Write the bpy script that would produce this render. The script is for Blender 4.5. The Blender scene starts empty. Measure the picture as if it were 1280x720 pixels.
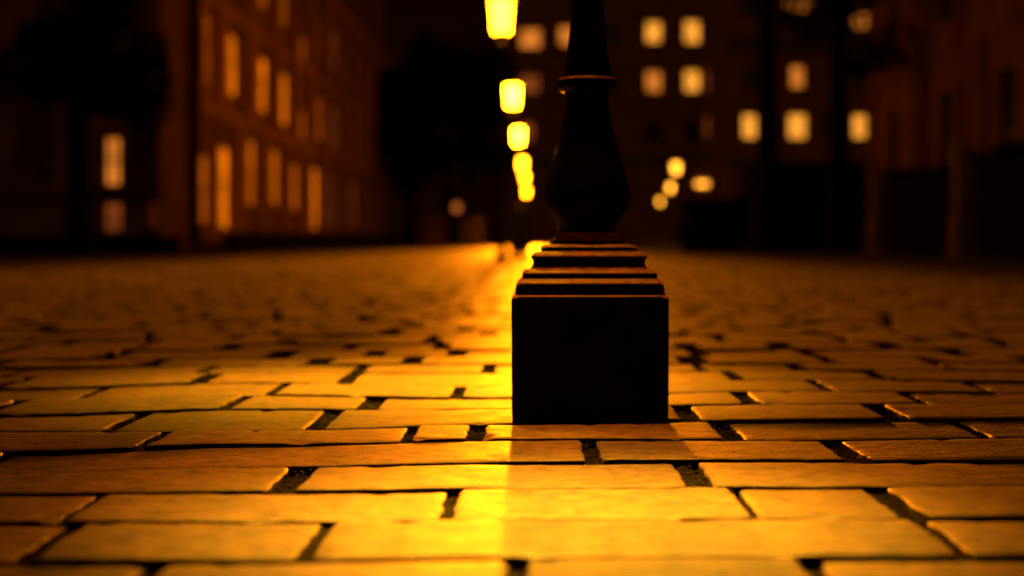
import bpy, bmesh, math, random
from mathutils import Vector, noise
random.seed(11)
R = random.Random(7)
scene = bpy.context.scene
COL = scene.collection
CAMZ, FPX, VX, VY = 0.33, 1780.0, 666.0, 300.0

def gx(px, D):            # lateral position of something seen at column px, D metres away
    return (px - VX) * D / FPX
def gz(py, D):
    return CAMZ + (VY - py) * D / FPX

# ------------------------------------------------------------------ materials
MATS = {}
def mat(name, col, rough=0.6, spec=0.5, noise_scale=None, var=0.25, bump=0.0, bump_scale=40.0, rvar=0.0, metal=0.0, coat=0.0):
    if name in MATS: return MATS[name]
    m = bpy.data.materials.new(name); m.use_nodes = True
    nt = m.node_tree; b = nt.nodes['Principled BSDF']
    b.inputs['Roughness'].default_value = rough
    b.inputs['Specular IOR Level'].default_value = spec
    b.inputs['Metallic'].default_value = metal
    b.inputs['Coat Weight'].default_value = coat
    b.inputs['Base Color'].default_value = (*col, 1)
    if noise_scale:
        tc = nt.nodes.new('ShaderNodeTexCoord')
        n = nt.nodes.new('ShaderNodeTexNoise'); n.inputs['Scale'].default_value = noise_scale
        n.inputs['Detail'].default_value = 6
        nt.links.new(tc.outputs['Object'], n.inputs['Vector'])
        r = nt.nodes.new('ShaderNodeValToRGB')
        r.color_ramp.elements[0].position = .3; r.color_ramp.elements[1].position = .72
        r.color_ramp.elements[0].color = (*[c*(1-var) for c in col], 1)
        r.color_ramp.elements[1].color = (*[min(1, c*(1+var)) for c in col], 1)
        nt.links.new(n.outputs['Fac'], r.inputs['Fac'])
        nt.links.new(r.outputs['Color'], b.inputs['Base Color'])
        if rvar:
            mr = nt.nodes.new('ShaderNodeMapRange')
            mr.inputs['To Min'].default_value = rough - rvar; mr.inputs['To Max'].default_value = rough + rvar
            nt.links.new(n.outputs['Fac'], mr.inputs['Value']); nt.links.new(mr.outputs['Result'], b.inputs['Roughness'])
        if bump:
            n2 = nt.nodes.new('ShaderNodeTexNoise'); n2.inputs['Scale'].default_value = bump_scale
            n2.inputs['Detail'].default_value = 5
            nt.links.new(tc.outputs['Object'], n2.inputs['Vector'])
            bp = nt.nodes.new('ShaderNodeBump'); bp.inputs['Strength'].default_value = 1.0
            bp.inputs['Distance'].default_value = bump
            nt.links.new(n2.outputs['Fac'], bp.inputs['Height']); nt.links.new(bp.outputs['Normal'], b.inputs['Normal'])
    MATS[name] = m
    return m

def emis(name, col, strength, mottled=0.0):
    m = bpy.data.materials.new(name); m.use_nodes = True
    nt = m.node_tree; b = nt.nodes['Principled BSDF']
    b.inputs['Base Color'].default_value = (.02, .02, .02, 1)
    b.inputs['Emission Color'].default_value = (*col, 1)
    b.inputs['Emission Strength'].default_value = strength
    if mottled:           # curtains and furniture seen softly through a lit pane
        tc = nt.nodes.new('ShaderNodeTexCoord'); n = nt.nodes.new('ShaderNodeTexNoise')
        n.inputs['Scale'].default_value = 1.4; n.inputs['Detail'].default_value = 3
        nt.links.new(tc.outputs['Object'], n.inputs['Vector'])
        mr = nt.nodes.new('ShaderNodeMapRange'); mr.inputs['From Min'].default_value = .3; mr.inputs['From Max'].default_value = .7
        mr.inputs['To Min'].default_value = strength*(1-mottled); mr.inputs['To Max'].default_value = strength*(1+mottled)
        nt.links.new(n.outputs['Fac'], mr.inputs['Value']); nt.links.new(mr.outputs['Result'], b.inputs['Emission Strength'])
    MATS[name] = m
    return m

def stone_sett_material():
    m = bpy.data.materials.new('granite_sett'); m.use_nodes = True
    nt = m.node_tree; b = nt.nodes['Principled BSDF']; L = nt.links.new
    tc = nt.nodes.new('ShaderNodeTexCoord')
    at = nt.nodes.new('ShaderNodeAttribute'); at.attribute_name = 'tone'
    n1 = nt.nodes.new('ShaderNodeTexNoise'); n1.inputs['Scale'].default_value = 9; n1.inputs['Detail'].default_value = 8
    L(tc.outputs['Object'], n1.inputs['Vector'])
    r = nt.nodes.new('ShaderNodeValToRGB')
    r.color_ramp.elements[0].position = .3; r.color_ramp.elements[0].color = (.085, .038, .016, 1)
    r.color_ramp.elements[1].position = .75; r.color_ramp.elements[1].color = (.17, .079, .035, 1)
    L(n1.outputs['Fac'], r.inputs['Fac'])
    mx = nt.nodes.new('ShaderNodeMixRGB'); mx.blend_type = 'MULTIPLY'; mx.inputs['Fac'].default_value = 1
    L(r.outputs['Color'], mx.inputs['Color1']); L(at.outputs['Color'], mx.inputs['Color2'])
    mpc = nt.nodes.new('ShaderNodeMapping'); mpc.inputs['Scale'].default_value = (30, 42, 42)
    L(tc.outputs['Object'], mpc.inputs['Vector'])
    nc = nt.nodes.new('ShaderNodeTexNoise'); nc.inputs['Scale'].default_value = 1; nc.inputs['Detail'].default_value = 9; nc.inputs['Roughness'].default_value = .68
    L(mpc.outputs['Vector'], nc.inputs['Vector'])
    rc_ = nt.nodes.new('ShaderNodeValToRGB')
    rc_.color_ramp.elements[0].position = .39; rc_.color_ramp.elements[0].color = (.34, .30, .27, 1)
    rc_.color_ramp.elements[1].position = .53; rc_.color_ramp.elements[1].color = (1.08, 1.08, 1.08, 1)
    L(nc.outputs['Fac'], rc_.inputs['Fac'])
    mx2 = nt.nodes.new('ShaderNodeMixRGB'); mx2.blend_type = 'MULTIPLY'; mx2.inputs['Fac'].default_value = 1
    L(mx.outputs['Color'], mx2.inputs['Color1']); L(rc_.outputs['Color'], mx2.inputs['Color2'])
    L(mx2.outputs['Color'], b.inputs['Base Color'])
    n2 = nt.nodes.new('ShaderNodeTexNoise'); n2.inputs['Scale'].default_value = 16; n2.inputs['Detail'].default_value = 4
    L(tc.outputs['Object'], n2.inputs['Vector'])
    mr = nt.nodes.new('ShaderNodeMapRange'); mr.inputs['From Min'].default_value = .3; mr.inputs['From Max'].default_value = .7
    mr.inputs['To Min'].default_value = ROUGH-.07; mr.inputs['To Max'].default_value = ROUGH+.07
    L(n2.outputs['Fac'], mr.inputs['Value']); L(mr.outputs['Result'], b.inputs['Roughness'])
    b.inputs['Specular IOR Level'].default_value = .55
    # split-stone grain: long streaks plus fine grit
    mp = nt.nodes.new('ShaderNodeMapping'); mp.inputs['Scale'].default_value = (26, 55, 55)
    L(tc.outputs['Object'], mp.inputs['Vector'])
    n3 = nt.nodes.new('ShaderNodeTexNoise'); n3.inputs['Scale'].default_value = 1; n3.inputs['Detail'].default_value = 6
    L(mp.outputs['Vector'], n3.inputs['Vector'])
    n4 = nt.nodes.new('ShaderNodeTexNoise'); n4.inputs['Scale'].default_value = 150; n4.inputs['Detail'].default_value = 3
    L(tc.outputs['Object'], n4.inputs['Vector'])
    ad = nt.nodes.new('ShaderNodeMath'); ad.operation = 'MULTIPLY_ADD'; ad.inputs[1].default_value = .55
    L(n4.outputs['Fac'], ad.inputs[0]); L(n3.outputs['Fac'], ad.inputs[2])
    bp = nt.nodes.new('ShaderNodeBump'); bp.inputs['Strength'].default_value = .8; bp.inputs['Distance'].default_value = .0042
    L(ad.outputs['Value'], bp.inputs['Height']); L(bp.outputs['Normal'], b.inputs['Normal'])
    return m

ROUGH = 0.60
LAMP_COL = (1.0, 0.27, 0.0032)
SETT = stone_sett_material()
BED = mat('joint_grit', (.006, .0034, .002), .9, .1, 60, .6, .004, 160)
WALLM = mat('joint_dirt', (.016, .008, .004), .9, .15, 80, .5)
ASPH = mat('asphalt', (.045, .038, .03), .52, .5, 3, .35, .004, 60, .08)
EARTH = mat('ground', (.04, .033, .026), .8, .3, 2, .4)
IRON = mat('black_iron_paint', (.003, .0022, .002), .42, .035, 14, .5, .0009, 90, .1)
IRONF = mat('far_iron_paint', (.012, .010, .009), .5, .4, 5, .3)
STUCCO = mat('warm_stucco', (.24, .15, .09), .85, .3, .6, .35, .004, 25)
STUCCO2 = mat('sooty_brick', (.21, .085, .042), .9, .05, .5, .4, .004, 25)
BRICK = mat('dark_brick', (.24, .12, .07), .9, .1, .8, .4, .006, 30)
BROWN = mat('brownstone', (.15, .065, .037), .9, .06, .7, .4, .006, 20)
STONE = mat('pale_stone', (.34, .22, .14), .9, .2, 3, .3, .004, 30)
TRIM = mat('sooty_trim', (.07, .038, .023), .6, .4, 2, .2)
FRAME = mat('window_paint', (.10, .065, .04), .5, .4, 3, .2)
ROOF = mat('slate', (.03, .027, .026), .6, .4, 2, .3)
DARKGL = mat('dark_glass', (.008, .007, .006), .12, .5)
BARK = mat('bark', (.006, .004, .003), .9, .05, 6, .5, .02, 14)
LEAF = mat('leaf', (.008, .007, .003), .9, .05, 1.3, .5)
DOOR = mat('dark_door', (.015, .01, .008), .5, .4, 3, .3)
WALLD = mat('dark_wall', (.006, .004, .003), .95, .03, 2, .4, .006, 30)
GLOW = emis('lantern_glass', LAMP_COL, 190)
GLOW_SMALL = emis('small_lantern_glass', LAMP_COL, 45)
GLOW_BIG = emis('big_lantern_glass', LAMP_COL, 90)
GLOW_DIM = emis('dim_lantern_glass', (1, .37, .025), 7)
GLOW_LOW = emis('weak_lamp_glass', (1, .24, .04), .7)
WIN_Y = emis('lit_window_amber', (1, .36, .035), 1.25, .35)
WIN_O = emis('lit_window_orange', (1, .27, .03), .75, .4)
WIN_D = emis('lit_window_faint', (1, .20, .035), .22, .4)
WIN_L = emis('lit_tall_window', (1, .19, .003), 1.15, .45)
WIN_LD = emis('lit_tall_window_dim', (1, .165, .003), .5, .45)
WIN_LM = emis('lit_tall_window_mid', (1, .175, .003), .75, .45)
WIN_LX = emis('blind_glow', (1, .12, .01), .10, .4)
SIGNL = emis('lit_fascia', (1, .36, .03), 5.0, .2)

# ------------------------------------------------------------------ mesh helpers
class MB:
    def __init__(s): s.v = []; s.f = []
    def add(s, vs, fs):
        o = len(s.v); s.v += [tuple(p) for p in vs]; s.f += [tuple(i+o for i in f) for f in fs]
    def box(s, x0, x1, y0, y1, z0, z1):
        s.add([(x0,y0,z0),(x1,y0,z0),(x1,y1,z0),(x0,y1,z0),(x0,y0,z1),(x1,y0,z1),(x1,y1,z1),(x0,y1,z1)],
              [(3,2,1,0),(4,5,6,7),(0,1,5,4),(1,2,6,5),(2,3,7,6),(3,0,4,7)])
    def lathe(s, prof, n=48, cx=0, cy=0):
        vs = []; fs = []
        for (r, z) in prof:
            for k in range(n):
                a = 2*math.pi*k/n; vs.append((cx+r*math.cos(a), cy+r*math.sin(a), z))
        for i in range(len(prof)-1):
            for k in range(n):
                k2 = (k+1) % n; fs.append((i*n+k, i*n+k2, (i+1)*n+k2, (i+1)*n+k))
        fs.append(tuple(reversed(range(n)))); fs.append(tuple((len(prof)-1)*n+k for k in range(n)))
        s.add(vs, fs)
    def sq(s, prof, rc=.012, nc=5, cx=0, cy=0):      # square section with rounded corners; prof = (half width, z)
        ring = []
        for (hw, z) in prof:
            r = min(rc, hw*.5); pts = []
            for q, (sx, sy) in enumerate(((1,1),(-1,1),(-1,-1),(1,-1))):
                for k in range(nc+1):
                    a = math.pi/2*(q + k/nc)
                    pts.append((cx+sx*(hw-r)+r*math.cos(a), cy+sy*(hw-r)+r*math.sin(a), z))
            ring.append(pts)
        n = len(ring[0]); vs = [p for r_ in ring for p in r_]; fs = []
        for i in range(len(ring)-1):
            for k in range(n):
                k2 = (k+1) % n; fs.append((i*n+k, i*n+k2, (i+1)*n+k2, (i+1)*n+k))
        fs.append(tuple(reversed(range(n)))); fs.append(tuple((len(ring)-1)*n+k for k in range(n)))
        s.add(vs, fs)
    def tube(s, pts, rad, n=8):
        vs = []; fs = []
        for i, p in enumerate(pts):
            p = Vector(p)
            d = (Vector(pts[min(i+1, len(pts)-1)]) - Vector(pts[max(i-1, 0)])).normalized()
            a = d.cross(Vector((0,1,0)) if abs(d.y) < .9 else Vector((1,0,0))).normalized(); b = d.cross(a)
            for k in range(n):
                t = 2*math.pi*k/n; vs.append(p + (a*math.cos(t)+b*math.sin(t))*rad[i])
        for i in range(len(pts)-1):
            for k in range(n):
                k2 = (k+1) % n; fs.append((i*n+k, i*n+k2, (i+1)*n+k2, (i+1)*n+k))
        fs.append(tuple(reversed(range(n)))); fs.append(tuple((len(pts)-1)*n+k for k in range(n)))
        s.add(vs, fs)
    def build(s, name, m, parent=None, smooth=False, loc=None):
        me = bpy.data.meshes.new(name); me.from_pydata(s.v, [], s.f); me.update()
        me.materials.append(m)
        bm = bmesh.new(); bm.from_mesh(me); bmesh.ops.recalc_face_normals(bm, faces=bm.faces); bm.to_mesh(me); bm.free()
        if smooth:
            for p in me.polygons: p.use_smooth = True
            try: me.set_sharp_from_angle(angle=math.radians(38))
            except Exception: pass
        o = bpy.data.objects.new(name, me); COL.objects.link(o)
        if loc: o.location = loc
        if parent: o.parent = parent
        return o

def tag(o, label=None, cat=None, group=None, kind=None):
    if label: o['label'] = label
    if cat: o['category'] = cat
    if group: o['group'] = group
    if kind: o['kind'] = kind
    return o
def thing(name, label, cat, loc=(0,0,0), group=None):
    o = bpy.data.objects.new(name, None); COL.objects.link(o); o.location = loc; o.empty_display_size = .2
    return tag(o, label, cat, group)
def copy_tree(o, parent=None):
    c = o.copy(); COL.objects.link(c)
    if parent: c.parent = parent
    for ch in list(o.children): copy_tree(ch, c)
    return c

# ------------------------------------------------------------------ ground, road, setts
b = MB(); b.add([(-400,-60,-.06),(400,-60,-.06),(400,700,-.06),(-400,700,-.06)], [(0,1,2,3)])
tag(b.build('ground', EARTH), kind='structure')

def N(x, y, z=0.0): return noise.noise(Vector((x, y, z)))

# the dozen nearest joint lines, as seen at columns 0, 320, 640, 960, 1280
LINES_PX = [
 (703,703,699,697,695),(653,653,650,648,649),(618,615,611,608,608),(591,583,578,575,576),
 (566,556,550,549,547),(540,538,531,526,524),(520,511,512,507,505),(500,494,498,490,491),
 (487,478,483,475,477),(472,466,466,462,465),(460,456,455,454,454),(451,448,445,445,446)]
LINES = []
for row in LINES_PX:
    LINES.append([(( x-VX)/FPX*(FPX*CAMZ/(y-VY)), FPX*CAMZ/(y-VY)) for x, y in zip((0,320,640,960,1280), row)])
def poly(line):
    def f(X):
        if X <= line[0][0]:
            return line[0][1] - .045*(X-line[0][0])*-1 if False else line[0][1] + .03*(X-line[0][0])
        if X >= line[-1][0]: return line[-1][1] + .01*(X-line[-1][0])
        for (x0, y0), (x1, y1) in zip(line, line[1:]):
            if X <= x1:
                t = (X-x0)/(x1-x0); t = t*t*(3-2*t)
                return y0 + (y1-y0)*t
    return f
lines = [poly(l) for l in LINES]
near0 = lines[0]
for k in (1, 2, 3, 4, 5): lines.insert(0, (lambda kk: (lambda X: near0(X) - .225*kk))(k))
d = 4.05; far = lines[-1]; ci = 0
while d < 35.9:
    step = R.uniform(.2, .27); d += step; ci += 1
    sl = .028*max(0, 1-(d-4)/14); ph = R.uniform(0, 99); am = .014
    off = d - 4.05
    def mk(D=d, sl=sl, ph=ph):
        return lambda X: D + sl*X + .022*N(X*.55, ph*.01 + D*.35, 3.1)
    lines.append(mk())
GAPS_PX = {   # row between line i and i+1 (index in LINES_PX): mid row y and gaps (left, right)
 -1: (712, [(178,205),(632,660),(1005,1035)]),
 0: (676, [(50,78),(386,404),(1176,1194)]),
 1: (632, [(100,112),(553,571),(927,941),(1110,1140)]),
 2: (596, [(350,386),(853,886)]),
 3: (565, [(12,22),(728,750),(1045,1076)]),
 4: (543, [(198,212),(505,520),(584,606),(900,928),(1224,1240)]),
 5: (521, [(160,178),(396,420),(848,874),(1102,1134)]),
 6: (503, [(12,32),(288,300),(451,478),(926,950),(1147,1164)]),
 7: (488, [(116,130),(336,352),(566,582),(1028,1045),(1230,1246)]),
 8: (472, [(252,272),(428,448),(911,928),(1096,1114)]),
 9: (461, [(32,44),(254,266),(442,460),(602,620),(870,884),(990,1010)])}

walls = []; sv = []; sf = []; stone_of_v = []; nst = 0
tones = []
JOINT_SPOTS = []
def sett(xa0, xa1, fa, fb, ga, gb, near, base_z):
    """one stone between two joint lines; xa0..xa1 is its extent along the row"""
    global nst
    L = xa1 - xa0; xm = (xa0+xa1)/2; W = fb(xm)-fa(xm)-ga-gb
    if L < .05 or W < .04: return
    r = (R.uniform(.001, .002), .004, .003)[near]
    rc = R.uniform(.003, .008)
    k_ = (1 if (fa(xm) < 2.9) else .12, 0, 0)[near]; chl, chr_ = R.uniform(.001, .0055)*k_, R.uniform(.001, .0055)*k_   # worn bevel at the two ends
    if near == 0: nu, nv, prof = 26, 11, (0, .12, .4, 1.0)
    elif near == 1: nu, nv, prof = 9, 5, (0, .2, .6, 1.0)
    else: nu, nv, prof = 2, 1, (0, 1.0)
    def coords(length, rad0, rad1, n):
        c = [rad0*p for p in prof]
        for k in range(1, n): c.append(rad0 + (length-rad0-rad1)*k/n)
        c += [length-rad1*p for p in reversed(prof)]
        return c
    us = coords(L, r+chl, r+chr_, nu); vs_ = coords(W, r, r, nv)
    z0 = base_z + R.uniform(-.0032, .0032)
    tx, ty = R.gauss(0, .004), R.gauss(0, .0035)
    crown = R.uniform(.0001, .0006)
    hi = near == 0
    o = len(sv); nU, nV = len(us), len(vs_)
    pts = []
    seed = R.uniform(0, 50)
    for j, v in enumerate(vs_):
        for i, u in enumerate(us):
            du, dv = min(u, L-u), min(v, W-v)
            # rounded plan corners
            ax = 1-du/rc if du < rc else 0; ay = 1-dv/rc if dv < rc else 0
            uu, vv = u, v
            if ax > 0 and ay > 0:
                a2 = ax*math.sqrt(max(0, 1-ay*ay/2)); b2 = ay*math.sqrt(max(0, 1-ax*ax/2))
                uu = rc*(1-a2) if u < L/2 else L-rc*(1-a2)
                vv = rc*(1-b2) if v < W/2 else W-rc*(1-b2)
            x = xa0 + uu
            y = fa(x) + ga + vv*( (fb(x)-fa(x)-ga-gb)/W )
            e = r; z = z0
            if near == 2: pass
            elif dv < r: z -= r - math.sqrt(max(0, r*r-(r-dv)**2))
            re = r + (chl if u < L/2 else chr_)
            if du < re and near == 0 and fa(xm) < 3.1:
                t = 1-du/re; z -= (r*.9+.35*(re-r))*t*t
            z += tx*(u-L/2) + ty*(v-W/2) + crown*(1-(2*v/W-1)**2)
            if hi:
                edge = math.exp(-min(du*.6, dv)/.02)
                z += .0008*N(x*9, y*12, seed) + .0005*N(x*34, y*70, seed) + .0004*N(x*90, y*130, seed)
                c = N(x*22+seed, y*30, 2)
                if c > .3: z -= edge*(c-.3)*.012
                x += .0035*N(x*14, y*30, seed+9)*math.exp(-du/.03) + .0022*N(x*60, y*80, seed+3)*math.exp(-du/.02)
                y += (.0012*N(x*7, y*5, seed+5) + .0008*N(x*26, y*20, seed+4))*math.exp(-dv/.02) + .0007*N(x*50, y*40, seed+6)*math.exp(-dv/.02)
            elif near == 1:
                z += .0008*N(x*9, y*16, seed); x += .003*N(x*20, y*30, seed)*math.exp(-du/.04)
            pts.append((x, y, z))
    sv.extend(pts)
    for j in range(nV-1):
        for i in range(nU-1):
            q = o+j*nU+i; sf.append((q, q+1, q+nU+1, q+nU))
    # side walls
    ring = [i for i in range(nU)] + [j*nU+nU-1 for j in range(1, nV)] + [(nV-1)*nU+i for i in range(nU-2, -1, -1)] + [j*nU for j in range(nV-2, 0, -1)]
    o2 = len(sv)
    for k in ring:
        p = pts[k]; sv.append((p[0], p[1], -.045))
    m_ = len(ring)
    for k in range(m_):
        k2 = (k+1) % m_; walls.append(len(sf)); sf.append((o+ring[k2], o+ring[k], o2+k, o2+k2))
    t = R.uniform(.66, 1.2); tr = R.uniform(.94, 1.06)
    tones.append((len(sv)-o, (t*tr, t, t/tr)))
    nst += 1

OFF = 5     # lines[OFF] is LINES_PX[0]
for li in range(len(lines)-1):
    fa, fb = lines[li], lines[li+1]
    dm = (fa(0)+fb(0))/2
    key = li - OFF
    xl = -(0.374*dm + 1.6 + .08*dm); xr = 0.345*dm + 1.6 + .06*dm
    if xl < -15.5: xl = -15.5
    near = 0 if .9 < dm < 4.3 else (1 if dm < 9.5 else 2)
    gaps = []
    if key in GAPS_PX:
        y, gs = GAPS_PX[key]; D = FPX*CAMZ/(y-VY)
        gaps = [(gx(a, D), gx(c, D)) for a, c in gs]
        x = gaps[-1][1]
        while x < xr:
            x += R.uniform(.3, .55); w = R.uniform(.018, .04); gaps.append((x, x+w)); x += w
        x = gaps[0][0]; pre = []
        while x > xl:
            x -= R.uniform(.3, .55); w = R.uniform(.018, .04); pre.append((x-w, x)); x -= w
        gaps = pre[::-1] + gaps
    else:
        x = xl
        while x < xr:
            x += R.uniform(.17, .40) if dm > 3 else R.uniform(.26, .54); w = R.uniform(.035, .085) if R.random() < .85 else R.uniform(.05, .08); gaps.append((x, x+w)); x += w
    if dm < 5.0:
        for (a, c) in gaps:
            if abs(a) < 2.2: JOINT_SPOTS.append((a, c, fa, fb))
    for (a0, a1), (b0, b1) in zip(gaps, gaps[1:]):
        ga, gb = (R.uniform(.011, .017), R.uniform(.011, .017)) if dm < 4 else (R.uniform(.004, .009), R.uniform(.004, .009))
        if key == 0 and a1 < .0 and b0 > 0: gb = .002
        if key == 1 and -.2 < a1 < 0.1: ga = .0015
        nn = near if (abs((a1+b0)/2) < .5*dm + .6 or near == 2) else 1
        sett(a1, b0, fa, fb, ga, gb, nn, 0.0)

me = bpy.data.meshes.new('cobbled_square'); me.from_pydata(sv, [], sf); me.update(); me.materials.append(SETT); me.materials.append(WALLM)
for i in walls: me.polygons[i].material_index = 1
ca = me.color_attributes.new('tone', 'FLOAT_COLOR', 'POINT'); flat = []
for n_, t in tones: flat += [t[0], t[1], t[2], 1.0]*n_
ca.data.foreach_set('color', flat)
for p in me.polygons: p.use_smooth = True
try: me.set_sharp_from_angle(angle=math.radians(50))
except Exception: pass
o = bpy.data.objects.new('cobbled_square', me); COL.objects.link(o); tag(o, kind='structure')

# bed under the joints: fine and gritty close by, a plain sheet beyond
b = MB()
x0, x1, y0, y1, st = -1.9, 1.9, 1.05, 4.3, .009
nx, ny = int((x1-x0)/st), int((y1-y0)/st)
vs = []; fs = []
for j in range(ny+1):
    for i in range(nx+1):
        x, y = x0+i*st, y0+j*st
        z = -.015 + .006*N(x*18, y*18, 1) + .006*N(x*60, y*60, 4) + R.uniform(-.0015, .0015)
        vs.append((x, y, z))
for j in range(ny):
    for i in range(nx):
        q = j*(nx+1)+i; fs.append((q, q+1, q+nx+2, q+nx+1))
b.add(vs, fs)
b.add([(-16,-.5,-.034),(16,-.5,-.034),(16,36.2,-.034),(-16,36.2,-.034)], [(0,1,2,3)])
tag(b.build('joint_bed', BED, smooth=True), kind='structure')

# loose grit lying in the end joints
b = MB()
ico = bmesh.new(); bmesh.ops.create_icosphere(ico, subdivisions=1, radius=1); iv = [v.co.copy() for v in ico.verts]; ifc = [tuple(v.index for v in f.verts) for f in ico.faces]; ico.free()
for (a, c, fa, fb) in JOINT_SPOTS:
    for k in range(int(26*max(.3, (c-a)/.03))):
        x = R.uniform(a+.001, c-.001); t = R.uniform(.04, .96); y = fa(x)+(fb(x)-fa(x))*t
        s = R.uniform(.0012, .0036)
        z = -.011 + R.uniform(0, .006)
        sc = (s*R.uniform(.7,1.3), s*R.uniform(.7,1.3), s*R.uniform(.6,1.1)); sd = R.uniform(0, 99)
        b.add([(x+p.x*sc[0]*(1+.35*N(p.x*2+sd,p.y*2,p.z*2)), y+p.y*sc[1]*(1+.35*N(p.x*2,p.y*2+sd,p.z)), z+p.z*sc[2]) for p in iv], ifc)
GRIT = mat('loose_grit', (.014, .007, .004), .8, .2, 200, .6)
tag(b.build('grit', GRIT), 'dark crumbs of grit and moss lying in the joints between the nearest stones', 'grit', kind='stuff')

b = MB(); b.add([(-120,36.15,-.004),(120,36.15,-.004),(120,420,-.004),(-120,420,-.004)], [(0,1,2,3)])
tag(b.build('road', ASPH), kind='structure')

# ------------------------------------------------------------------ the foreground lamp post
LIT_WORN = mat('lit_worn_iron', (.20, .052, .024), .5, .3, 55, .7, .0012, 130, .1)
def lit_worn(o, nz=.5, zmin=0.0, zmax=.9):      # lamplight painted as rusty orange on the upward lips, over rubbed paint
    o.data.materials.append(LIT_WORN)
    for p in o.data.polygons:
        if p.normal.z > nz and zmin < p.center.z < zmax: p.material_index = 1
AX, AY, HW = gx(738, 2.55)+0.0, 2.55+.142, .142
PS = 660.0
def pz(py): return CAMZ + (VY-py)/PS
def fz(py, D): return CAMZ + (VY-py)*D/FPX
post = thing('lamp_post', 'black iron lamp post with square stepped base in sharp focus on the cobbles', 'lamp post', (AX, AY, 0))
b = MB()
b.sq([(.1385, -.02),(.1400, .004),(.1410, .02),(.1415, .12),(.1418, fz(375,2.55)),(.1412, fz(373,2.55)),(.1395, fz(370.8,2.55)),(.1365, fz(369.3,2.55))], rc=.010)
lit_worn(b.build('pedestal', IRON, post, True))
b = MB()
zz = fz
def mz(hw, py): return (hw, fz(py, AY-hw))
b.sq([mz(.1365,370.5), mz(.1350,367), mz(.1345,362), mz(.1335,357), mz(.1320,354.5), mz(.1285,351.5), mz(.1235,349),
      mz(.1222,348), mz(.1228,345), mz(.1222,342), mz(.1195,339.5), mz(.1120,336.5),
      mz(.1075,335.8), mz(.1030,333), mz(.1015,328.5), mz(.1030,324.5), mz(.1062,322), mz(.1058,320.5), mz(.1030,317.5), mz(.0960,314.5),
      mz(.0885,313.8), mz(.0888,311), mz(.0875,309), mz(.0840,306.3), mz(.074,305)], rc=.012)
mo = b.build('stepped_moulding', IRON, post, True); lit_worn(mo)
prof = [(.078, pz(306)),(.071, pz(304.5)),(.066, pz(301)),(.060, pz(297)),(.0555, pz(293)),(.0535, pz(290.5)),(.0565, pz(289)),(.0575, pz(287)),(.0545, pz(285)),(.0575, pz(281)),(.0665, pz(272)),
        (.0760, pz(262)),(.0805, pz(252)),(.0812, pz(243)),(.0795, pz(233)),(.0750, pz(221)),(.0680, pz(207)),(.0600, pz(190)),(.0530, pz(174)),(.0475, pz(158)),(.0435, pz(142)),(.0410, pz(128)),(.0405, pz(121)),
        (.0425, pz(119)),(.0440, pz(117.5)),(.0445, pz(116)),(.0510, pz(114)),(.0560, pz(111)),(.0572, pz(106)),(.0560, pz(101.5)),(.0525, pz(98.8)),(.0465, pz(98.5)),(.0452, pz(96)),
        (.0445, pz(92)),(.0425, pz(80)),(.0395, pz(68)),(.0365, pz(55)),(.0340, pz(40)),(.0320, pz(22)),(.0308, pz(0)),(.030, pz(-40)),(.0290, 1.2),(.027, 2.2),(.025, 3.2),(.03, 3.3),(.036, 3.32),(.03, 3.35),(.024, 3.38),(.024, 3.56)]
b = MB(); b.lathe(prof, 64); sh = b.build('shaft', IRON, post, True); lit_worn(sh, .4, .33, .345); lit_worn(sh, .35, .55, .64)
def lantern(parent, zb, glass, iron, n=4, s=1.0):
    # tapered four sided glass, domed cap with finial, corner bars
    w0, w1, h = .15*s, .19*s, .56*s
    g = MB(); rot = math.pi/4
    def rg(hw, z): return [(hw*a, hw*c, z) for a, c in ((1,1),(-1,1),(-1,-1),(1,-1))]
    rings = [rg(w0*.93, zb+.01), rg(w0, zb+.05*s), rg(w1, zb+h)]
    vs = [p for r_ in rings for p in r_]; fs = []
    for i in range(2):
        for k in range(4):
            k2 = (k+1) % 4; fs.append((i*4+k, i*4+k2, (i+1)*4+k2, (i+1)*4+k))
    fs += [(3,2,1,0), (8,9,10,11)]
    g.add(vs, fs); g.build('glass', glass, parent)
    f = MB()
    for sx, sy in ((1,1),(-1,1),(-1,-1),(1,-1)):
        f.tube([(sx*w0*1.01, sy*w0*1.01, zb), (sx*w1*1.01, sy*w1*1.01, zb+h+.01)], [.010*s]*2, 6)
    f.lathe([(.035*s, zb-.06*s),(.08*s, zb-.02*s),(.10*s, zb)], 16)
    f.build('lantern_frame', iron, parent)
    c = MB(); c.sq([(w1*1.2, zb+h+.012),(w1*1.2, zb+h+.035*s),(w1*.9, zb+h+.10*s),(w1*.5, zb+h+.17*s),(w1*.2, zb+h+.20*s),(.02*s, zb+h+.23*s),(.028*s, zb+h+.26*s),(.01*s, zb+h+.31*s)], rc=.02)
    c.build('lantern_cap', iron, parent, True)
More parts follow.
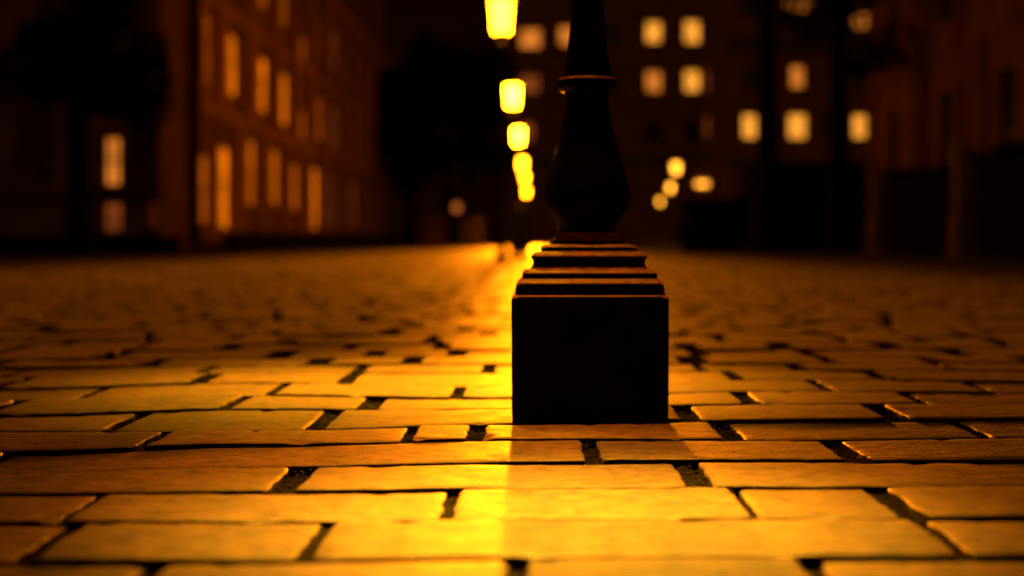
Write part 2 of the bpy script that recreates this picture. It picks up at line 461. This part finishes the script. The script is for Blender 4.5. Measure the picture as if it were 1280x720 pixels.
# unseen twin swan-neck brackets and lanterns, added to pool light on near stones
ADDED_GL = emis('added_lantern_glass', LAMP_COL, 12)
for (LNX, LNY, en, ang, tx, ty) in ((-.05, -.13, 820, 31, .0, 2.02), (-.42, 1.15, 2800, 34, -.22, 3.3)):
    b = MB(); pts = []
    for k in range(21):
        t = k/20; a = math.pi*t
        pts.append((LNX*(1-math.cos(a))/2, LNY*(1-math.cos(a))/2, 3.5+.62*math.sin(a)+.18*t))
    b.tube(pts, [.022]*21, 12); b.build('added_bracket', IRON, post, True)
    lb = bpy.data.objects.new('lantern', None); COL.objects.link(lb); lb.parent = post; lb.location = (LNX, LNY, 0); lb.empty_display_size = .1
    lantern(lb, 2.78, ADDED_GL, IRON, s=.6)
    sp = bpy.data.lights.new('added_pool_light', 'SPOT'); sp.energy = en; sp.color = (1, .31 if ty < 2.5 else .46, .01)
    sp.spot_size = math.radians(ang); sp.spot_blend = 1.0; sp.shadow_soft_size = .17 if ty < 2.5 else .32
    so = bpy.data.objects.new('added_pool_light', sp); COL.objects.link(so); so.location = (LNX, LNY, 2.70); so.parent = post
    so.rotation_euler = (Vector((tx-AX, ty-AY, 0))-Vector((LNX, LNY, 2.70))).to_track_quat('-Z', 'Y').to_euler()

    if ty < 2.5:          # added narrow spot, yellower, brightens the middle of the pool
        s2 = sp.copy(); s2.energy = 3500; s2.color = (1, .52, .02); s2.spot_size = math.radians(20.5)
        o2 = bpy.data.objects.new('added_pool_core', s2); COL.objects.link(o2); o2.parent = post; o2.location = (LNX, LNY, 2.70)
        o2.rotation_euler = (Vector((tx+.03-AX, ty-.30-AY, 0))-Vector((LNX, LNY, 2.70))).to_track_quat('-Z', 'Y').to_euler()

# ------------------------------------------------------------------ the row of lit lamps down the street
def far_lamp(name, label, loc, group, glass, zc=4.0):
    t = thing(name, label, 'street lamp', loc, group)
    zb = zc-.27
    p = MB(); p.lathe([(.10,-.05),(.10,.12),(.075,.16),(.065,.5),(.045,.62),(.04,.7),(.034,2),(.03,zb-.2),(.045,zb-.18),(.03,zb-.15),(.025,zb-.04)], 16)
    p.build('post', IRONF, t, True)
    lantern(t, zb, glass, IRONF, s=.9)
    return t
def add_sheen_spot(t, D, energy):       # added spot floating by the lantern, casts a sheen along the stones
    l = bpy.data.lights.new('added_sheen_spot', 'SPOT'); l.energy = energy; l.color = (1, .22, .002)
    l.spot_size = 2*math.atan(7.5/(D-6)); l.spot_blend = 1.0; l.shadow_soft_size = .45
    o = bpy.data.objects.new('added_sheen_spot', l); COL.objects.link(o); o.parent = t; o.location = ((-.24, .24, -.18, .22, -.24, .2)[int(D) % 6], -.36, 3.93)
    o.rotation_euler = Vector((-1.1, -(D-6.0), -3.9)).to_track_quat('-Z', 'Y').to_euler()
SHEEN_SPOTS = (50, 500, 14000, 70000, 210000, 330000)
ROW = [(23.3,'largest and highest glowing lantern, its top cut by the frame'),
       (36.3,'second glowing lantern down, below the largest one'),
       (50.3,'third glowing lantern down, just above the close chain of lights'),
       (68.8,'topmost lantern of the close chain of three small lights'),
       (83.8,'middle lantern of the close chain of three small lights'),
       (109.0,'lowest lantern of the close chain of three small lights')]
proto = None
for D, lab in ROW:
    if proto is None:
        proto = t = far_lamp('street_lamp', lab, (-.51, D, 0), 'lamps in a row down the street', GLOW_BIG)
        bright = None      # the farther lanterns burn brighter than the nearest one
    else:
        t = copy_tree(proto); t['label'] = lab; t.location = (-.51, D, 0)
        for ch in t.children:
            if ch.name.startswith('glass'):
                if bright is None: bright = ch.data.copy(); bright.materials[0] = GLOW
                ch.data = bright
                if D > 60: ch.data = dimmer = ch.data.copy(); dimmer.materials[0] = GLOW_SMALL
for t, e in zip([o for o in COL.objects if o.get('group') == 'lamps in a row down the street'], SHEEN_SPOTS): add_sheen_spot(t, t.location.y, e)
side = None
for D, px, lab in ((72.6, 845, 'highest of three dim amber lanterns slanting down beside the post'),
                   (100, 838, 'middle of three dim amber lanterns slanting down beside the post'),
                   (136, 825, 'lowest of three dim amber lanterns slanting down beside the post')):
    if side is None:
        side = t = far_lamp('street_lamp', lab, (gx(px, D), D, 0), 'dim lamps along the side street', GLOW_DIM)
    else:
        t = copy_tree(side); t['label'] = lab; t.location = (gx(px, D), D, 0)

# ------------------------------------------------------------------ buildings
def building(name, label, origin, ang, length, height, depth, wallmat, wins, cornices=(), pilasters=(), roofmat=ROOF, door=None, trimmat=TRIM):
    """front wall along local +x (0..length) facing local -y; wins = (u0,u1,z0,z1, pane material, lit share of the height from the sill or None)"""
    t = thing(name, label, 'building', origin); t.rotation_euler = (0, 0, ang)
    us = sorted({0, length, *[w[0] for w in wins], *[w[1] for w in wins]})
    zs = sorted({-.1, height, *[w[2] for w in wins], *[w[3] for w in wins]})
    m = MB()
    for i in range(len(us)-1):
        for j in range(len(zs)-1):
            uc, zc = (us[i]+us[i+1])/2, (zs[j]+zs[j+1])/2
            if any(w[0] < uc < w[1] and w[2] < zc < w[3] for w in wins): continue
            m.add([(us[i],0,zs[j]),(us[i+1],0,zs[j]),(us[i+1],0,zs[j+1]),(us[i],0,zs[j+1])], [(0,1,2,3)])
    rv = .18
    for w in wins:
        u0,u1,z0,z1 = w[:4]
        m.add([(u0,0,z0),(u1,0,z0),(u1,0,z1),(u0,0,z1),(u0,rv,z0),(u1,rv,z0),(u1,rv,z1),(u0,rv,z1)],
              [(0,1,5,4),(1,2,6,5),(2,3,7,6),(3,0,4,7)])
    m.add([(0,0,-.1),(length,0,-.1),(length,depth,-.1),(0,depth,-.1),(0,0,height),(length,0,height),(length,depth,height),(0,depth,height)],
          [(1,2,6,5),(2,3,7,6),(3,0,4,7)])
    # opaque backing just behind the windows keeps the inside dark
    m.add([(.01,.6,-.1),(length-.01,.6,-.1),(length-.01,.6,height),(.01,.6,height)], [(0,1,2,3)])
    m.build('wall', wallmat, t)
    r_ = MB(); r_.add([(-.3,-.3,height+.003),(length+.3,-.3,height+.003),(length+.3,depth+.3,height+.003),(-.3,depth+.3,height+.003),(.6,depth*.3,height+1.8),(length-.6,depth*.3,height+1.8),(length-.6,depth*.7,height+1.8),(.6,depth*.7,height+1.8)],
          [(3,2,1,0),(4,5,6,7),(0,1,5,4),(1,2,6,5),(2,3,7,6),(3,0,4,7)])
    r_.build('roof', roofmat, t)
    for w in wins:
        u0,u1,z0,z1,pm = w[:5]; share = w[5] if len(w) > 5 else None
        top = z1 if share is None else z0+(z1-z0)*share
        g = MB(); g.add([(u0,rv-.03,z0),(u1,rv-.03,z0),(u1,rv-.03,top),(u0,rv-.03,top)], [(0,1,2,3)])
        win = g.build('window', pm, t)
        if share is not None:
            g = MB(); g.add([(u0,rv-.034,top),(u1,rv-.034,top),(u1,rv-.034,z1),(u0,rv-.034,z1)], [(0,1,2,3)]); g.build('blind', WIN_LX, win)
        fr = MB(); e = .055; y0, y1 = rv-.09, rv-.04
        fr.box(u0,u0+e,y0,y1,z0,z1); fr.box(u1-e,u1,y0,y1,z0,z1); fr.box(u0+e,u1-e,y0,y1,z0,z0+e); fr.box(u0+e,u1-e,y0,y1,z1-e,z1)
        um, zm = (u0+u1)/2, (z0+z1)/2
        fr.box(um-.015,um+.015,y0+.005,y1-.005,z0+e,z1-e); fr.box(u0+e,um-.015,y0+.008,y1-.008,zm-.02,zm+.02); fr.box(um+.015,u1-e,y0+.008,y1-.008,zm-.02,zm+.02)
        fr.build('frame', FRAME, win)
        s_ = MB(); s_.box(u0-.1,u1+.1,-.09,rv-.1,z0-.09,z0-.002); s_.build('sill', trimmat, win)
    for (z0, z1, out) in cornices:
        c = MB(); c.box(-.02,length+.02,-out,-.003,z0,z1); c.box(-.02,length+.02,-out*.6,-.003,z0-.14,z0-.002); c.build('cornice', trimmat, t)
    for (u0, u1, z0, z1, out) in pilasters:
        c = MB(); c.box(u0,u1,-out,-.002,z0,z1); c.box(u0-.05,u1+.05,-out-.04,-.001,z0-.25,z0-.002); c.box(u0-.06,u1+.06,-out-.05,-.001,z1+.002,z1+.2); c.build('pilaster', trimmat, t)
    if door:
        u0,u1,z1 = door
        c = MB(); c.box(u0,u1,-.05,-.002,0,z1); c.box(u0+.12,u1-.12,-.07,-.051,.25,z1*.45); c.box(u0+.12,u1-.12,-.07,-.051,z1*.52,z1-.2); c.build('door', DOOR, t)
    return t

PALE = mat('pale_dressing', (.5, .22, .12), .9, .05, 2, .3)
# long terrace receding on the left: local x runs away from the camera (+Y), front faces +X
LX, LD0 = -8.6, 36.0
def lw(D, w, z0, z1, pm, share=None):
    w *= 1.3
    return (D-LD0-w/2, D-LD0+w/2, z0, z1, pm, share)
wl = [lw(37.4,1.2,.75,2.7,WIN_LD,.9), lw(39.9,1.25,.65,3.1,WIN_L,.92), lw(43.7,1.2,1.4,3.6,WIN_LM,.9), lw(47.7,1.3,1.5,3.4,WIN_LM), lw(51.7,1.3,1.4,3.1,WIN_LM), lw(56.5,1.5,.75,3.2,WIN_L),
      lw(60.5,1.3,.9,3.2,WIN_D), lw(64.6,1.3,.9,3.2,WIN_LX), lw(68.7,1.3,.9,3.2,WIN_D), lw(72.8,1.3,.9,3.2,WIN_LX), lw(77,1.3,.9,3.2,WIN_LX)]
wl += [lw(37.5,1.25,4.5,6.5,WIN_L,.92), lw(41.0,1.25,4.45,6.4,WIN_L,.92), lw(45.6,1.3,4.4,6.3,WIN_L,.92), lw(49.5,1.35,4.3,6.2,WIN_L,.95), lw(53.5,1.4,4.1,5.2,WIN_LD), lw(57.8,1.4,4.3,6.2,WIN_LD), lw(62,1.4,4.3,6.2,WIN_D), lw(66,1.4,4.3,6.2,WIN_LX), lw(70,1.4,4.3,6.2,WIN_D), lw(74,1.4,4.3,6.2,WIN_LX)]
wl += [lw(D,1.3,7.7,9.5,p) for D, p in ((37.6,WIN_LD),(41,WIN_LD),(45.6,WIN_LD),(49.5,WIN_LD))] + [lw(53.5,1.3,7.0,8.0,WIN_LD)] + [lw(57.8,1.3,7.7,9.5,WIN_LX), lw(62,1.3,7.7,9.5,WIN_D), lw(66,1.3,7.7,9.5,WIN_LX), lw(70,1.3,7.7,9.5,WIN_LX)]
tl = building('terraced_building', 'long orange lit terrace with two rows of tall glowing windows on the left', (LX, LD0, 0), math.pi/2, 47, 15, 9, STUCCO2, wl,
         cornices=((3.85,3.95,.06),(6.8,6.9,.06),(10.3,10.6,.25)), trimmat=PALE,
         pilasters=[(D-LD0-.2, D-LD0+.2, .35, 3.5, .07) for D in (41.8,45.7,49.7,54.1,58.5,62.5,66.6)] + [(D-LD0-.28, D-LD0+.28, 4.05, 9.9, .16) for D in (36.6,39.2,43.3,47.5,51.5,55.6,59.9,64,68,72,76)])


# left house facing the camera
HX, HD = -20.0, 33.0
def hw(px0, px1, py0, py1, pm, share=None):
    return (gx(px0,HD)-HX, gx(px1,HD)-HX, gz(py1,HD), gz(py0,HD), pm, share)
HTRIM = mat('stone_trim', (.05, .022, .012), .9, .1, 2, .3)
th = building('corner_house', 'dark house at far left with one small bright upright window', (HX, HD, 0), 0, 11.38, 13, 2.9, BROWN,
         [hw(129,151,170,233,WIN_O), hw(128,153,252,291,WIN_D), hw(20,46,135,205,DARKGL), hw(70,92,30,110,DARKGL), hw(128,152,30,120,DARKGL), hw(-60,-20,135,205,DARKGL), hw(102,110,60,90,WIN_D), hw(184,198,250,285,WIN_LX)],
         cornices=((gz(118,HD), gz(112,HD), .2),(gz(246,HD), gz(242,HD), .12),(7.0,7.3,.2)),
         pilasters=[(gx(185,HD)-HX, gx(199,HD)-HX, gz(238,HD), gz(128,HD), .12), (gx(52,HD)-HX, gx(62,HD)-HX, gz(215,HD), gz(130,HD), .12),
                    (gx(160,HD)-HX, gx(182,HD)-HX, gz(235,HD), gz(125,HD), .06), (gx(160,HD)-HX, gx(180,HD)-HX, gz(105,HD), 6.5, .06)], trimmat=HTRIM)

p = MB(); p.tube([(11.52,2.75,0),(11.52,2.75,12.5)], [.12,.12], 12); p.build('drainpipe', WALLD, th, True)

# end of the street, facing the camera
AXO, AD = -3.0, 145.0
def aw(px, py, w, h, pm):
    u = gx(px, AD)-AXO; z = gz(py, AD); return (u-w/2, u+w/2, z-h/2, z+h/2, pm)
wa = [aw(663,48,2.1,1.9,WIN_O), aw(712,45,2.1,1.9,WIN_O), aw(662,105,2.0,1.8,WIN_D), aw(655,165,2,1.8,WIN_D), aw(712,105,2,1.9,DARKGL),
      aw(817,40,1.5,2.1,WIN_Y), aw(865,40,1.5,2.2,WIN_Y), aw(817,102,1.5,2.1,WIN_O), aw(865,101,1.5,2.1,WIN_Y), aw(765,40,1.5,2.1,DARKGL), aw(765,102,1.5,2.1,DARKGL),
      aw(889,101,1.2,2.0,WIN_D), aw(889,159,1.2,2.0,WIN_D), aw(817,165,1.5,2.2,DARKGL), aw(865,165,1.5,2.2,DARKGL), aw(712,165,1.6,2,DARKGL)]
ta = building('corner_building', 'tall dark building closing the street with amber windows in pairs and a lit fascia', (AXO, AD, 0), 0, 24.6, 34, 12, BRICK, wa,
         cornices=((gz(200,AD), gz(196,AD), .4),(28,28.5,.5)))
building('closing_block', 'tall unlit block in deep shade at the end of the street, left of the lanterns', (-34, 150, 0), 0, 30.5, 38, 12, BROWN,
         [(u, u+1.5, z, z+2.1, WIN_LX if R.random() < .12 else DARKGL) for u in (4,8.5,13,17.5,22,26.5) for z in (6,11,16,21)], cornices=((25,25.5,.5),))

WBRICK = mat('warm_brick', (.24, .11, .06), .9, .1, .8, .35, .006, 30)
BXO, BD = gx(909, 100), 100.0
def bw(px, py, w, h, pm):
    u = gx(px, BD)-BXO; z = gz(py, BD); return (u-w/2, u+w/2, z-h/2, z+h/2, pm)
wb = [bw(937,158,.95,1.65,WIN_Y), bw(997,158,1.25,1.7,WIN_Y), bw(997,96,.95,1.5,WIN_O), bw(997,6,1.9,.75,WIN_O), bw(1075,158,.95,1.6,WIN_Y), bw(1075,18,1.1,1.9,WIN_O),
      bw(937,96,.95,1.5,DARKGL), bw(1075,96,.95,1.5,DARKGL), bw(1120,96,.95,1.5,DARKGL), bw(1120,158,.95,1.6,DARKGL), bw(937,6,1.2,1.5,DARKGL), bw(1036,158,.8,1.5,DARKGL), bw(985,245,1.1,1.9,WIN_LX), bw(937,245,1.1,1.9,DARKGL)]
tb = building('townhouse', 'townhouse beyond the tree trunks with scattered amber windows and a pale cornice', (BXO, BD, 0), 0, 22, 24, 11, WBRICK, wb,
         cornices=((gz(60,BD), gz(46,BD), .5),(20,20.5,.4),(gz(205,BD), gz(201,BD), .3)))
s = MB(); u = gx(889,AD)-AXO; z = gz(230,AD); s.box(u-1.5,u+1.5,-.16,-.004,z-.16,z+.16); s.build('lit_fascia', SIGNL, ta)

# right side: stone fronted house parallel to the street, fronts facing -X
CX, CD0, CL = 10.0, 42.0, 24.0      # local x runs towards the camera
def cu(D): return CD0 - D
wc = [(cu(D)-.55, cu(D)+.55, 1.2, 4.0, DARKGL) for D in (39.5, 34.5, 30.0, 22.5)] + [(cu(26.6), cu(25.0), .9, 4.6, DARKGL)] + [(cu(D)-.55, cu(D)+.55, 5.6, 8.0, DARKGL) for D in (39.5,34.5,30,26,22.5)]
wc = [tuple(sorted(w[:2])) + tuple(w[2:]) for w in wc]
building('stone_house', 'unlit pilastered stone house on the right behind the gate piers', (CX, CD0, 0), -math.pi/2, CL, 12, 9, BROWN, wc,
         cornices=((4.9,5.1,.12),(9.0,9.4,.35)), trimmat=BROWN, pilasters=[(cu(D)-.28, cu(D)+.28, .5, 4.6, .14) for D in (41.6,37.5,36.6,32.4,31.6,28.2,24.2,20.5)])

# gate piers and hedges
def pier(loc, h, w, label, m=STONE, name='gate_pier', cat='pier'):
    t = thing(name, label, cat, loc)
    b = MB(); b.sq([(w*.5,-.05),(w*.5,h-.12)], rc=.02, nc=2); b.build('shaft', m, t)
    b = MB(); b.sq([(w*.62,-.04),(w*.62,h*.36),(w*.58,h*.38),(w*.503,h*.39)], rc=.02, nc=2); b.build('plinth', m, t)
    b = MB(); b.sq([(w*.56,h-.12),(w*.66,h-.09),(w*.66,h-.03),(w*.3,h)], rc=.02, nc=2); b.build('cap', m, t)
    return t
PIER = mat('pier_stone', (.14, .08, .05), .9, .1, 3, .4, .004, 30)
pier((7.8, 32.0, 0), 1.88, .38, 'stone gate pier below the end of the pilastered house, farther of the two', PIER)
pier((7.8, 25.6, 0), 1.95, .42, 'stone gate pier nearer the right edge, larger of the two', PIER)

def leaves(mb, center_fn, n, size):
    for _ in range(n):
        p = center_fn()
        if p is None: continue
        s = size*R.uniform(.6, 1.3)
        a = Vector((R.gauss(0,1), R.gauss(0,1), R.gauss(0,1))).normalized(); c = a.cross(Vector((R.gauss(0,1), R.gauss(0,1), R.gauss(0,1)))).normalized()
        p = Vector(p)
        mb.add([p-a*s, p+c*s*.45, p+a*s, p-c*s*.45], [(0,1,2,3)])
def hedge(label, x0, x1, y0, y1, h, n=5200):
    t = thing('hedge', label, 'hedge', ((x0+x1)/2, (y0+y1)/2, 0))
    lx, ly = (x1-x0)/2, (y1-y0)/2
    core = MB(); core.box(-lx+.12, lx-.12, -ly+.12, ly-.12, -.02, h-.16); core.build('twigs', BARK, t)
    m = MB()
    def pt():
        x, y, z = R.uniform(-lx,lx), R.uniform(-ly,ly), R.uniform(.02,h)
        q = R.random()
        if q < .35: z = h - abs(R.gauss(0,.06))
        elif q < .7: y = -ly + abs(R.gauss(0,.06))
        else: x = R.choice((-lx, lx)) + R.gauss(0,.05)
        k = .14*N(x*1.7+x0, y*1.7, z*1.7)
        return (x+k, y+k, z*(1+.05*N(x*2, y*2, 5))+k)
    leaves(m, pt, n, .055); m.build('foliage', LEAF, t)
    return t
hedge('low black hedge between the post and the tree trunks', gx(858,36.9), gx(930,36.9), 36.6, 37.6, 1.35)
hedge('tall black hedge filling the space around the two tree trunks', gx(938,38.6), gx(1078,38.6), 38.0, 39.4, 2.35, 7000)
hedge('black hedge closing the gap between the two gate piers', 7.75, 8.5, 26.0, 31.65, 1.75, 6000)
hedge('black hedge running out of the picture right of the larger gate pier', 7.75, 8.5, 17.5, 25.2, 1.85, 7000)
hedge('black hedge left of the farther gate pier', 7.9, 8.6, 32.4, 37.6, 1.75, 5000)

def low_wall(label, x0, x1, y0, y1, h):
    t = thing('low_wall', label, 'wall', ((x0+x1)/2, (y0+y1)/2, 0))
    lx, ly = (x1-x0)/2, (y1-y0)/2
    b = MB(); b.box(-lx,lx,-ly,ly,-.05,h-.08); b.build('wall_face', WALLD, t)
    b = MB(); b.box(-lx-.03,lx+.03,-ly-.03,ly+.03,h-.078,h); b.build('coping', WALLD, t)
low_wall('low black wall along the foot of the long glowing terrace', -8.0, -7.75, 36.9, 83, .55)
low_wall('low black wall in front of the dark house at far left', -17, -7.95, 32.0, 32.25, .42)

# pale stone piers near the vanishing street, weak lamp, dark pillar
pier((gx(590,66), 66, 0), 1.35, .75, 'pale stone pier glowing in lamplight left of the lantern row', STONE, 'stone_pier')
pier((gx(543,64), 64, 0), 1.5, .9, 'wide stone pier in half shade beside the end of the terrace', BROWN, 'stone_pier')
t = thing('bollard_lamp', 'small weak pinkish lamp on a short post above the pale stone pier', 'lamp', (gx(571,78), 78, 0))
b = MB(); b.lathe([(.09,-.05),(.08,.3),(.05,.4),(.045,1.85),(.08,1.88),(.08,1.9)], 12); b.build('post', IRONF, t, True)
b = MB(); b.lathe([(.10,1.9),(.17,1.98),(.19,2.1),(.15,2.26),(.08,2.32)], 14); b.build('globe', GLOW_LOW, t, True)
b = MB(); b.lathe([(.09,2.322),(.10,2.35),(.03,2.42)], 12); b.build('cap', IRONF, t, True)
t = thing('pillar', 'dark round topped iron pillar silhouetted against the golden road under the lanterns', 'pillar', (gx(652,38), 38, 0))
b = MB(); b.lathe([(.25,-.05),(.25,.14),(.215,.17),(.21,.22)], 28); b.build('plinth', IRONF, t, True)
b = MB(); b.lathe([(.202,.2),(.20,1.08),(.205,1.10)], 28); b.build('body', IRONF, t, True)
b = MB(); b.lathe([(.23,1.10),(.24,1.14),(.22,1.18),(.19,1.25),(.10,1.31),(.02,1.33)], 28); b.build('cap', IRONF, t, True)

# ------------------------------------------------------------------ trees
def tree(label, loc, r0, h, crown_z, crown_r, n, size, low=None, lean=0.0, squash=1.0):
    t = thing('tree', label, 'tree', loc)
    tr = MB(); pts = []; rad = []
    for k in range(12):
        z = h*k/11 - .08*(k == 0); pts.append((lean*z + .06*N(z*.5, loc[0], 1), .06*N(z*.5, loc[0], 7), z))
        rad.append(r0*(1.35 if k == 0 else 1)*(1-.55*k/11))
    tr.tube(pts, rad, 12)
    tips = []
    for k in range(9):
        i = R.randint(5, 11); p = Vector(pts[i]); a = R.uniform(0, 6.28); l = crown_r*R.uniform(.55, .95)
        q1 = p + Vector((math.cos(a)*l*.5, math.sin(a)*l*.5, l*.35)); q2 = p + Vector((math.cos(a)*l, math.sin(a)*l, l*.6*R.uniform(.3,1.2)))
        tr.tube([p, q1, q2], [rad[i]*.6, rad[i]*.38, rad[i]*.12], 7); tips += [q1, q2]
    if low:
        for (dx, dz) in low:
            p = Vector((lean*dz, 0, dz-.5)); q = Vector((dx, 0, dz)); tr.tube([p, (p+q)/2+Vector((0,0,.2)), q], [r0*.4, r0*.25, r0*.1], 7); tips += [q, (p+q)/2]
    tr.build('trunk', BARK, t, True)
    m = MB(); cl = []
    for tip in tips: cl.append((tip, R.uniform(.3,.5)*crown_r*.6))
    for _ in range(16):
        v = Vector((R.gauss(0,1), R.gauss(0,1), R.gauss(0,.8))).normalized()*crown_r*R.uniform(.4, 1); v.z *= squash
        cl.append((Vector((lean*crown_z, 0, crown_z)) + v, crown_r*R.uniform(.22, .42)))
    def pt():
        c, r = R.choice(cl); v = Vector((R.gauss(0,1), R.gauss(0,1), R.gauss(0,1))).normalized()*r*R.uniform(.3,1)**.5
        return c+v
    leaves(m, pt, n, size); m.build('crown', LEAF, t)
tree('bare trunked dark tree left of the other, rising from the hedge', (gx(958,34.5), 34.5, 0), .33, 9.5, 10.0, 2.8, 5000, .14)
tree('second dark tree trunk right of the first, in front of the townhouse', (gx(1048,36.2), 36.2, 0), .33, 9.8, 10.3, 2.6, 5000, .14)
tree('black tree with low boughs in front of the dark house at far left', (gx(98,28), 28, 0), .26, 6.0, 5.9, 2.1, 9000, .11, low=[(1.35, 3.45),(-1.2,3.7)])
tree('dense black tree standing just past the end of the terrace', (gx(512,78), 78, 0), .3, 8, 6.6, 2.3, 7000, .17, squash=2.0)
tree('dense black tree closer to the lantern row, past the terrace', (gx(560,104), 104, 0), .4, 12, 11.5, 5.2, 9000, .3, squash=1.7)

# ------------------------------------------------------------------ sky, camera, render
w = bpy.data.worlds.new('World'); scene.world = w; w.use_nodes = True
nt = w.node_tree; bg = nt.nodes['Background']
sky = nt.nodes.new('ShaderNodeTexSky'); sky.sky_type = 'NISHITA'; sky.sun_disc = False
sky.sun_elevation = math.radians(1.0); sky.sun_rotation = math.radians(180)
glow = nt.nodes.new('ShaderNodeMixRGB'); glow.blend_type = 'ADD'; glow.inputs['Fac'].default_value = 1
glow.inputs['Color2'].default_value = (110, 36, 8, 1)          # town light thrown back by a low night sky
nt.links.new(sky.outputs['Color'], glow.inputs['Color1'])
nt.links.new(glow.outputs['Color'], bg.inputs['Color']); bg.inputs['Strength'].default_value = .0006

cam = bpy.data.cameras.new('Camera'); co = bpy.data.objects.new('Camera', cam); COL.objects.link(co)
co.location = (0, 0, CAMZ); co.rotation_euler = (math.pi/2, 0, 0)
cam.sensor_width = 36; cam.lens = 36*FPX/1280
cam.shift_x = -(VX-640)/1280; cam.shift_y = -(360-VY)/1280
cam.clip_start = .05; cam.clip_end = 1500
cam.dof.use_dof = True; cam.dof.focus_distance = 2.32; cam.dof.aperture_fstop = 1.95; cam.dof.aperture_blades = 0
scene.camera = co
scene.render.engine = 'CYCLES'
scene.cycles.use_denoising = True
scene.cycles.sample_clamp_indirect = 4
scene.cycles.max_bounces = 5
scene.view_settings.view_transform = 'Standard'; scene.view_settings.look = 'None'
scene.view_settings.exposure = 0; scene.view_settings.gamma = 1
